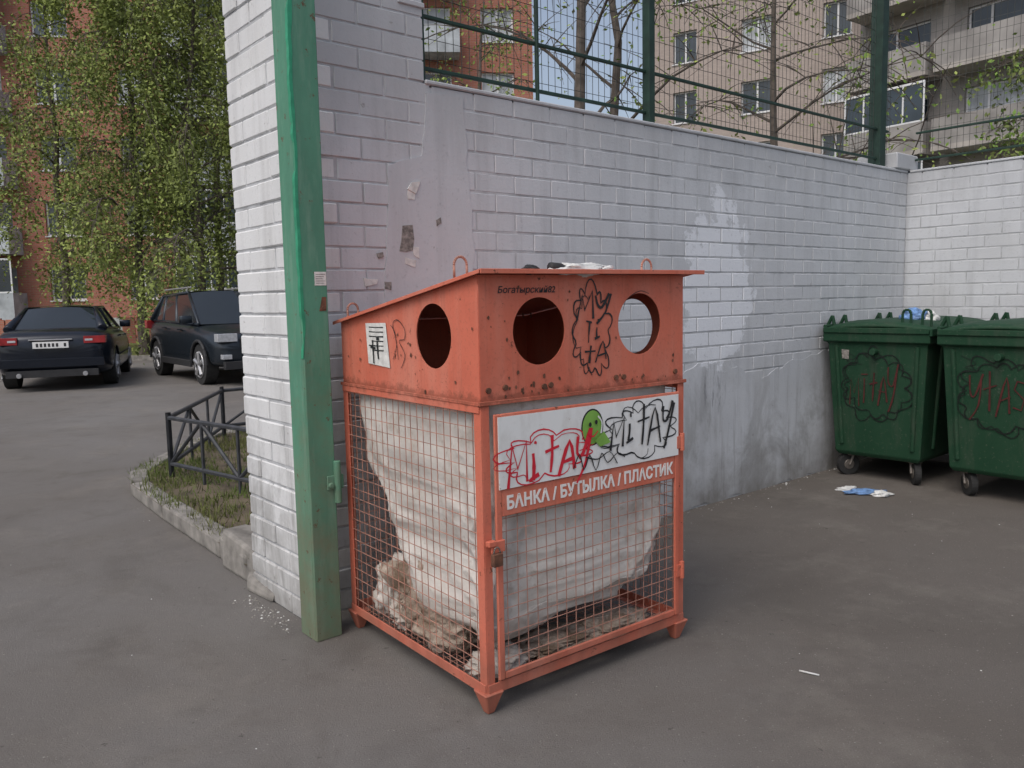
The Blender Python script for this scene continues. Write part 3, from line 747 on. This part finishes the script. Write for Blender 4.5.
# ------------------------------------------------------------------ cars
def bake(o):
    bpy.context.view_layer.update(); dg=bpy.context.evaluated_depsgraph_get()
    me=bpy.data.meshes.new_from_object(o.evaluated_get(dg)); o.modifiers.clear(); o.data=me
def car(name,loc,hd,spec):
    E=empty(name,loc,hd); P=spec['paint']
    b=MB(); S=spec['st']; rings=[]
    for x,zb,zt,w in S:
        zm=(zb+zt)/2
        half=[(0,zb),(w-.16,zb),(w-.03,zb+.05),(w,zb+.20),(w+.005,zm+.08),(w-.02,zt-.12),(w-.10,zt-.015),(w-.3,zt+.012),(0,zt+.02)]
        full=half+[(-a,c) for a,c in half[-2:0:-1]]
        rings.append([(x,a,c) for a,c in full])
    k=len(rings[0]); vs=[p for r_ in rings for p in r_]
    fs=[(j*k+i,j*k+(i+1)%k,(j+1)*k+(i+1)%k,(j+1)*k+i) for j in range(len(S)-1) for i in range(k)]
    fs+=[tuple(range(k-1,-1,-1)),tuple(range((len(S)-1)*k,len(S)*k))]
    b.add(vs,fs,0); body=b.build('body',[P],E,smooth=True)
    ss=body.modifiers.new('s','SUBSURF'); ss.levels=2; ss.render_levels=2
    bake(body)
    wr=spec['wr']; cut=MB()
    for wx in spec['wx']:
        for sg in(-1,1):
            cut.tube((wx,sg*.60,wr),(wx,sg*1.2,wr),wr+.055,n=36)
    co=cut.build('cutter',['plastic'],E)
    bo=body.modifiers.new('b','BOOLEAN'); bo.object=co; bo.operation='DIFFERENCE'; bo.solver='EXACT'
    bake(body); bpy.data.objects.remove(co)
    wh=MB()
    for wx in spec['wx']:
        for sg in(-1,1):
            y0=sg*(spec['tw']-.22);y1=sg*spec['tw']
            wh.tube((wx,y0,wr),(wx,y1,wr),wr,n=32,m=0)
            wh.tube((wx,y1-sg*.01,wr),(wx,y1+sg*.004,wr),wr*.66,n=28,m=2)
            for a in range(5):
                t=a*2*math.pi/5+.3
                c0=Vector((wx,y1+sg*.012,wr)); c1=c0+Vector((math.cos(t)*wr*.62,0,math.sin(t)*wr*.62))
                wh.tube(c0,c1,.032,.046,6,1)
            for a in range(24):
                t=a*2*math.pi/24;t2=(a+1)*2*math.pi/24
                wh.tube((wx+wr*.64*math.cos(t),y1+sg*.008,wr+wr*.64*math.sin(t)),(wx+wr*.64*math.cos(t2),y1+sg*.008,wr+wr*.64*math.sin(t2)),.016,n=5,m=1,caps=False)
            wh.tube((wx,y1,wr),(wx,y1+sg*.03,wr),.05,n=12,m=1)
    wh.build('wheels',['rubber','alloy','plastic'],E,bevel=.006)
    G=spec['gh']; (xrb,zrb,wrb),(xrt,zrt,wrt),(xft,zft,wft),(xfb,zfb,wfb)=G
    gl=MB()
    def pt(x,w,z): return Vector((x,w,z))
    RB=[pt(xrb,s_*wrb,zrb) for s_ in(-1,1)];RT=[pt(xrt,s_*wrt,zrt) for s_ in(-1,1)];FT=[pt(xft,s_*wft,zft) for s_ in(-1,1)];FB=[pt(xfb,s_*wfb,zfb) for s_ in(-1,1)]
    def bow(A,B,Cc,D,dx):
        def fn(u,v):
            p=A.lerp(B,u).lerp(D.lerp(Cc,u),v); p.x+=dx*math.sin(math.pi*u); p.z+=.03*math.sin(math.pi*u)*v; return p
        gl.grid(fn,10,5)
    bow(RB[0],RB[1],RT[1],RT[0],-.06); bow(FB[0],FB[1],FT[1],FT[0],.08)
    for i in(0,1): gl.add([RB[i],FB[i],FT[i],RT[i]],[(0,1,2,3)])
    gl.build('glass',['carglass'],E,smooth=False)
    rf=MB()
    def roof(u,v):
        p=RT[0].lerp(RT[1],v).lerp(FT[0].lerp(FT[1],v),u); p.x+=(-.06*(1-u)+.06*u)*math.sin(math.pi*v); p.z+=.045*math.sin(math.pi*v)**.6*(.6+.4*math.sin(math.pi*u))+.014; return p
    rf.grid(roof,14,14)
    for i in(0,1):
        rf.tube(RB[i],RT[i],spec.get('cp',.06),.035,8);rf.tube(FB[i],FT[i],.035,.03,8);rf.tube(RT[i],FT[i],.035,n=8);rf.tube(RB[i],FB[i],.03,n=8)
        for fx in spec['bp']:
            rf.tube(RB[i].lerp(FB[i],fx),RT[i].lerp(FT[i],fx if fx>.5 else max(0,fx-.1)),.032,.028,6)
    for i,sg in((0,-1),(1,1)):
        mx=xfb-.28; rf.box(mx-.06,mx+.08,sg*(wfb+.05)-(.2 if sg<0 else 0),sg*(wfb+.05)+(.2 if sg>0 else 0),zfb+.02,zfb+.16)
    rf.build('roof_and_pillars',[P],E,smooth=True,bevel=.02)
    dt=MB(); mats=['taillight','plate','plastic','headlight','alloy',P]
    spec['detail'](dt); dt.build('lights_and_trim',mats,E,bevel=.012,seg=2)
    return E
def sed(d):
    for sg in(-1,1):
        a,b2=sorted((sg*.84,sg*.50)); d.box(-2.455,-2.20,a,b2,.81,.93,0)
        a,b2=sorted((sg*.64,sg*.52)); d.box(-2.462,-2.3,a,b2,.85,.885,3)
    d.box(-2.49,-2.40,-.27,.27,.74,.85,1); d.box(-2.50,-2.36,-.80,.80,.42,.56,5)
    d.box(-2.48,-2.34,-.70,.70,.25,.37,2); d.box(-2.475,-2.40,-.33,.33,.875,.895,4)
    for sg in(-1,1): 
        d.tube((-2.52,sg*.5,.29),(-2.3,sg*.5,.29),.04,n=12,m=4)
        a,b2=sorted((sg*.905,sg*.94)); d.box(-1.0,1.0,a,b2,.52,.55,2); d.box(-.6,-.42,a,b2,.86,.89,5); d.box(.55,.73,a,b2,.84,.87,5)
    for k in range(8): 
        if k not in(1,): d.box(-2.494,-2.489,-.235+k*.06,-.20+k*.06,.765,.825,2)
car('parked_sedan',(-8.72,16.1,0),R(90+21),dict(paint='carblack',wr=.33,wx=(-1.42,1.45),tw=.90,cp=.09,bp=(.5,.52),
  st=[(-2.44,.40,.80,.66),(-2.38,.30,.97,.80),(-2.1,.24,1.05,.89),(-1.5,.2,1.06,.92),(-.5,.2,1.01,.93),(.8,.2,.98,.93),(1.3,.2,.95,.92),(1.9,.22,.86,.89),(2.3,.26,.74,.80),(2.42,.34,.62,.62)],
  gh=((-1.80,1.04,.74),(-1.05,1.41,.56),(.25,1.42,.57),(1.15,.98,.76)),detail=sed))
def suv(d):
    for sg in(-1,1):
        a,b2=sorted((sg*.84,sg*.50)); d.box(2.02,2.215,a,b2,.78,.92,3); d.box(2.12,2.25,*sorted((sg*.78,sg*.62)),.48,.56,3)
        d.tube((-1.5,sg*.62,1.74),(.2,sg*.62,1.76),.02,n=6,m=4)
        a,b2=sorted((sg*.90,sg*.945)); d.box(-.95,.95,a,b2,.30,.42,2); d.box(-.75,-.55,a,b2,.98,1.01,5); d.box(.25,.45,a,b2,.96,.99,5)
        a,b2=sorted((sg*.88,sg*.60)); d.box(-2.24,-2.05,a,b2,.95,1.12,0)
        for t in range(9):
            for wx in(-1.33,1.36):
                q0=math.pi*t/9;q1=math.pi*(t+1)/9; r0=.43
                d.tube((wx+r0*math.cos(q0),sg*.915,.36+r0*math.sin(q0)),(wx+r0*math.cos(q1),sg*.915,.36+r0*math.sin(q1)),.03,n=5,m=2)
    d.box(2.16,2.26,-.45,.45,.66,.84,2); d.box(2.25,2.27,-.45,.45,.80,.815,4); d.box(2.25,2.27,-.45,.45,.72,.735,4); d.box(2.15,2.27,-.75,.75,.30,.44,2); d.box(2.26,2.28,-.26,.26,.50,.61,1)
hx=math.atan2(-.784,.62)
car('parked_suv',(-5.72,16.1,0),hx,dict(paint='cargrey',wr=.36,wx=(-1.33,1.36),tw=.90,cp=.08,bp=(.25,.55),
  st=[(-2.22,.42,1.0,.70),(-2.15,.34,1.10,.82),(-1.7,.30,1.14,.90),(-.6,.28,1.10,.92),(.5,.28,1.08,.92),(1.0,.28,1.06,.92),(1.6,.3,1.0,.90),(2.05,.33,.92,.84),(2.22,.40,.78,.66)],
  gh=((-2.0,1.12,.76),(-1.72,1.62,.60),(.05,1.66,.62),(1.05,1.07,.78)),detail=suv))

# ------------------------------------------------------------------ far lawn & kerb
fl=MB(); fl.box(-60,-3.5,21.3,21.45,0,.13); fl.build('far_kerb',['concrete'],None)
fl=MB(); fl.grid(lambda a,b:(-60+75*a,21.45+12.3*b,.06),30,10); fl.build('lawn',['grass'],None)
fl=MB()
for i in range(60):
    x=-30+i*.45; fl.box(x,x+.40,28.0,28.04,.15,1.05,0 if i%6 else 1)
fl.box(-30,-3,28.045,28.09,.35,.42,0); fl.box(-30,-3,28.045,28.09,.85,.92,0)
for i in range(14): fl.box(-30+i*2.05,-29.92+i*2.05,28.095,28.17,0,1.1,0)
fl.build('playground_fence',['brickred','winframe'],None)

# ------------------------------------------------------------------ trees
def tree(name,loc,h,r,seed,start=.3,spread=.32,limbs=16,leafn=18000,ls=.06,mats=('leafA','leafB'),droop=.6,up=.5,lean=(0,0),clump=.22,twigs=5):
    g_=random.Random(seed); E=empty(name,loc); wood=MB(); tips=[]
    N=9; tp=[]
    for i in range(N+1):
        t=i/N; tp.append(Vector((lean[0]*h*t+g_.gauss(0,.012)*h*t,lean[1]*h*t+g_.gauss(0,.012)*h*t,h*t*.95)))
    wood.path(tp,[r*(1-.85*i/N)*(1.35 if i==0 else 1) for i in range(N+1)],8)
    for l in range(limbs):
        t=start+(1-start)*(l+g_.random())/limbs; i=min(N-1,int(t*N)); p=tp[i].lerp(tp[i+1],t*N-i)
        a=l*2.4+g_.uniform(-.5,.5); ln=h*spread*(1.15-.75*t)*g_.uniform(.7,1.15)
        d=Vector((math.cos(a),math.sin(a),up*g_.uniform(.6,1.4))).normalized(); pts=[p]
        for k in range(6):
            d=(d+Vector((g_.gauss(0,.13),g_.gauss(0,.13),g_.gauss(0,.10)-droop*.12*k))).normalized(); pts.append(pts[-1]+d*ln/6)
        rr=r*(1-.8*t)*.42; wood.path(pts,[max(.006,rr*(1-.85*k/6)) for k in range(7)],5)
        for k in range(2,7):
            for q in range(twigs-2 if k<4 else twigs):
                dd=Vector((g_.gauss(0,1),g_.gauss(0,1),g_.gauss(.1,.7))).normalized(); tl=ln*g_.uniform(.14,.36)*(1.3 if droop>.9 else 1); tpz=[pts[k]]
                for w_ in range(5 if droop>.9 else 4):
                    dd=(dd+Vector((0,0,-droop*.50))).normalized(); tpz.append(tpz[-1]+dd*tl/3)
                wood.path(tpz,[max(.004,rr*.25),.008,.006,.004,.003,.003],3 if droop>.9 else 4); tips+=tpz[1:]
    wood.build('trunk_and_branches',['bark'],E)
    per=max(1,leafn//max(1,len(tips))); rs_=np.random.RandomState(seed)
    T=np.array([tuple(x) for x in tips]); T=T[rs_.rand(len(T))>.12]
    cl=rs_.rand(len(T))
    P=np.repeat(T,per,0)+rs_.normal(0,clump*.5,(len(T)*per,3))*np.array([1,1,1.3]); n_=len(P)
    P[:,2]-=rs_.rand(n_)*droop*.45
    a=rs_.normal(size=(n_,3)); a/=np.linalg.norm(a,axis=1,keepdims=True); bq=rs_.normal(size=(n_,3)); bq-=a*(a*bq).sum(1,keepdims=True); bq/=np.linalg.norm(bq,axis=1,keepdims=True)
    sz=ls*(.5+rs_.rand(n_,1)); V=np.stack([P-a*sz,P+bq*sz*.5,P+a*sz,P-bq*sz*.5],1).reshape(-1,3)
    me=bpy.data.meshes.new('leaves'); me.from_pydata(V.tolist(),[],np.arange(n_*4).reshape(-1,4).tolist())
    for m_ in mats: me.materials.append(M[m_])
    me.polygons.foreach_set('material_index',(np.repeat(cl,per)+rs_.rand(n_)*.3>.62).astype(np.int32)); me.update()
    o=bpy.data.objects.new('leaves',me); scene.collection.objects.link(o); o.parent=E
tree('birch_tree',(-10.4,23,0),13,.14,3,.2,.24,28,40000,.050,droop=1.3,up=.7,clump=.34)
tree('birch_tree',(-8.5,22.5,0),12.5,.13,12,.18,.23,28,40000,.050,droop=1.4,up=.7,clump=.34)
tree('birch_tree',(-13.6,25,0),12.5,.14,21,.22,.24,22,20000,.055,droop=1.2,up=.7,clump=.34)
tree('birch_tree',(-9.4,26.5,0),14,.15,31,.24,.22,22,20000,.055,droop=1.2,up=.7,clump=.34)
tree('courtyard_tree',(.98,11.2,0),9,.12,41,.42,.3,12,1500,.035,mats=('leafC','leafA'),droop=.2,up=.7,clump=.3,twigs=4)
tree('courtyard_tree',(1.62,12.8,0),10,.11,44,.4,.28,12,1500,.035,mats=('leafC','leafA'),droop=.2,up=.8,clump=.3,twigs=4)
tree('courtyard_tree',(3.9,12.2,0),7.5,.10,52,.25,.42,16,3800,.035,mats=('leafC','leafA'),droop=.35,up=.5,clump=.25)
tree('courtyard_tree',(9.2,13.5,0),6.5,.10,63,.3,.34,14,7000,.045,mats=('leafC','leafB'),droop=.4,up=.5,clump=.25)
tree('courtyard_tree',(-.6,19,0),8.5,.12,71,.3,.32,14,3000,.04,mats=('leafC','leafA'),droop=.4,up=.6,clump=.3)

# ------------------------------------------------------------------ buildings
def building(name,loc,rz,L,H,D,bay,wallm,fl=2.85,base=1.0,ww=1.5,wh=1.5,balc=(),balmat='conc2',seed=0):
    E=empty(name,loc,rz); r_=random.Random(seed); nb=max(1,int(L/bay)); bay=L/nb; nf=int((H-base)/fl)
    w=MB(); fr=MB(); gl=MB(); bl=MB(); bd=MB()
    dp=.22
    w.box(0,L,.30,D,0,base+nf*fl+.8)
    w.add([(0,0,0),(L,0,0),(L,0,base),(0,0,base)],[(0,1,2,3)])
    zt=base+nf*fl; w.box(0,L,0,.29,zt,zt+.8); w.add([(0,0,0),(0,0,zt),(0,.3,zt),(0,.3,0)],[(0,1,2,3)]); w.add([(L,0,0),(L,.3,0),(L,.3,zt),(L,0,zt)],[(0,1,2,3)])
    for f_ in range(nf):
        z0=base+f_*fl; z1=z0+fl; a0=z0+.75; a1=a0+wh
        for b_ in range(nb):
            x0=b_*bay;x1=x0+bay;cx=(x0+x1)/2; isb=b_ in balc
            W=ww*(1.5 if isb else (1 if (b_%2) else .8)); o0=cx-W/2;o1=cx+W/2
            a0_=z0+.15 if isb else a0
            V=[(x0,0,z0),(x1,0,z0),(x1,0,z1),(x0,0,z1),(o0,0,a0_),(o1,0,a0_),(o1,0,a1),(o0,0,a1),(o0,dp,a0_),(o1,dp,a0_),(o1,dp,a1),(o0,dp,a1)]
            w.add(V,[(0,1,5,4),(1,2,6,5),(2,3,7,6),(3,0,4,7),(4,5,9,8),(5,6,10,9),(6,7,11,10),(7,4,8,11)])
            gl.add([(o0,dp-.02,a0_),(o1,dp-.02,a0_),(o1,dp-.02,a1),(o0,dp-.02,a1)],[(0,1,2,3)],1 if r_.random()<.35 else 0)
            t=.07;yy=dp-.07
            fr.box(o0,o1,yy,yy+.04,a0_,a0_+t);fr.box(o0,o1,yy,yy+.04,a1-t,a1);fr.box(o0,o0+t,yy+.001,yy+.041,a0_+t,a1-t);fr.box(o1-t,o1,yy+.001,yy+.041,a0_+t,a1-t)
            mx=o0+W*(.5 if W<1.8 else .36); fr.box(mx-.04,mx+.04,yy+.001,yy+.041,a0_+t,a1-t)
            if not isb: fr.box(o0-.05,o1+.05,-.06,dp-.08,a0_-.05,a0_-.002)
            else:
                bx0=x0+.15;bx1=x1-.15
                bl.box(bx0,bx1,-1.25,-.003,z0-.08,z0+.10,0); bl.box(bx0,bx1,-1.25,-1.18,z0+.101,z0+1.1,1); bl.box(bx0,bx0+.07,-1.179,-.003,z0+.101,z0+1.1,1);bl.box(bx1-.07,bx1,-1.179,-.003,z0+.101,z0+1.1,1)
                if r_.random()<.55:
                    bd.box(bx0+.02,bx1-.02,-1.22,-1.19,z0+1.101,z0+2.55,0)
                    nn=4
                    for q in range(nn+1): fr.box(bx0+(bx1-bx0-.05)*q/nn,bx0+(bx1-bx0-.05)*q/nn+.06,-1.25,-1.221,z0+1.101,z0+2.55)
                    fr.box(bx0,bx1,-1.252,-1.223,z0+2.50,z0+2.58); fr.box(bx0,bx1,-1.252,-1.223,z0+1.10,z0+1.16)
    w.build('walls',[wallm],E); fr.build('window_frames',['winframe'],E); gl.build('window_glass',['glass','curtain'],E)
    if bl.v: bl.build('balconies',[balmat,'conc3' if balmat=='conc2' else balmat],E)
    if bd.v: bd.build('balcony_glazing',['glass'],E)
    return E
building('red_brick_apartment_building',(-44,34,0),R(6),45.5,27,14,3.2,'brickred',balc=(2,5,6,9,12),balmat='curtain',seed=3)
building('beige_apartment_building',(7.3,42.1,0),R(-32.6),10.6,30,12,2.7,'panel',base=.6,seed=5,ww=1.5)
building('balcony_apartment_building',(14.6,34.5,0),R(-56),18,30,10,3.4,'panelgrey',base=.9,balc=(0,1,2,3,4),seed=8)

# ------------------------------------------------------------------ light, world, camera
w=bpy.data.worlds.new('World'); scene.world=w; w.use_nodes=True
nt=w.node_tree; sky=nt.nodes.new('ShaderNodeTexSky'); sky.sky_type='NISHITA'; sky.sun_disc=False
sd_=Vector((-.46,-.66,1.1)).normalized()
sky.sun_elevation=math.asin(sd_.z); sky.sun_rotation=math.atan2(sd_.x,sd_.y); sky.air_density=1.0; sky.dust_density=4.0; sky.ozone_density=1.2
hs=nt.nodes.new('ShaderNodeHueSaturation'); hs.inputs['Saturation'].default_value=.70; hs.inputs['Value'].default_value=1.08
nt.links.new(sky.outputs[0],hs.inputs['Color']); nt.links.new(hs.outputs[0],nt.nodes['Background'].inputs[0]); nt.nodes['Background'].inputs[1].default_value=.145
sl=bpy.data.lights.new('sun','SUN'); sl.energy=.85; sl.angle=R(40); sl.color=(1,.98,.95)
so=bpy.data.objects.new('sun',sl); scene.collection.objects.link(so); so.rotation_euler=(-sd_).to_track_quat('-Z','Y').to_euler()
cam=bpy.data.cameras.new('camera'); co=bpy.data.objects.new('camera',cam); scene.collection.objects.link(co)
cam.sensor_width=36; cam.lens=810/1024*36; cam.clip_end=600; cam.clip_start=.05
co.matrix_world=Matrix.Translation((0,0,1.42))@Matrix.Rotation(R(84),4,'X')@Matrix.Rotation(R(-1.15),4,'Z')
scene.camera=co
scene.view_settings.view_transform='Standard'; scene.view_settings.look='None'; scene.view_settings.exposure=0
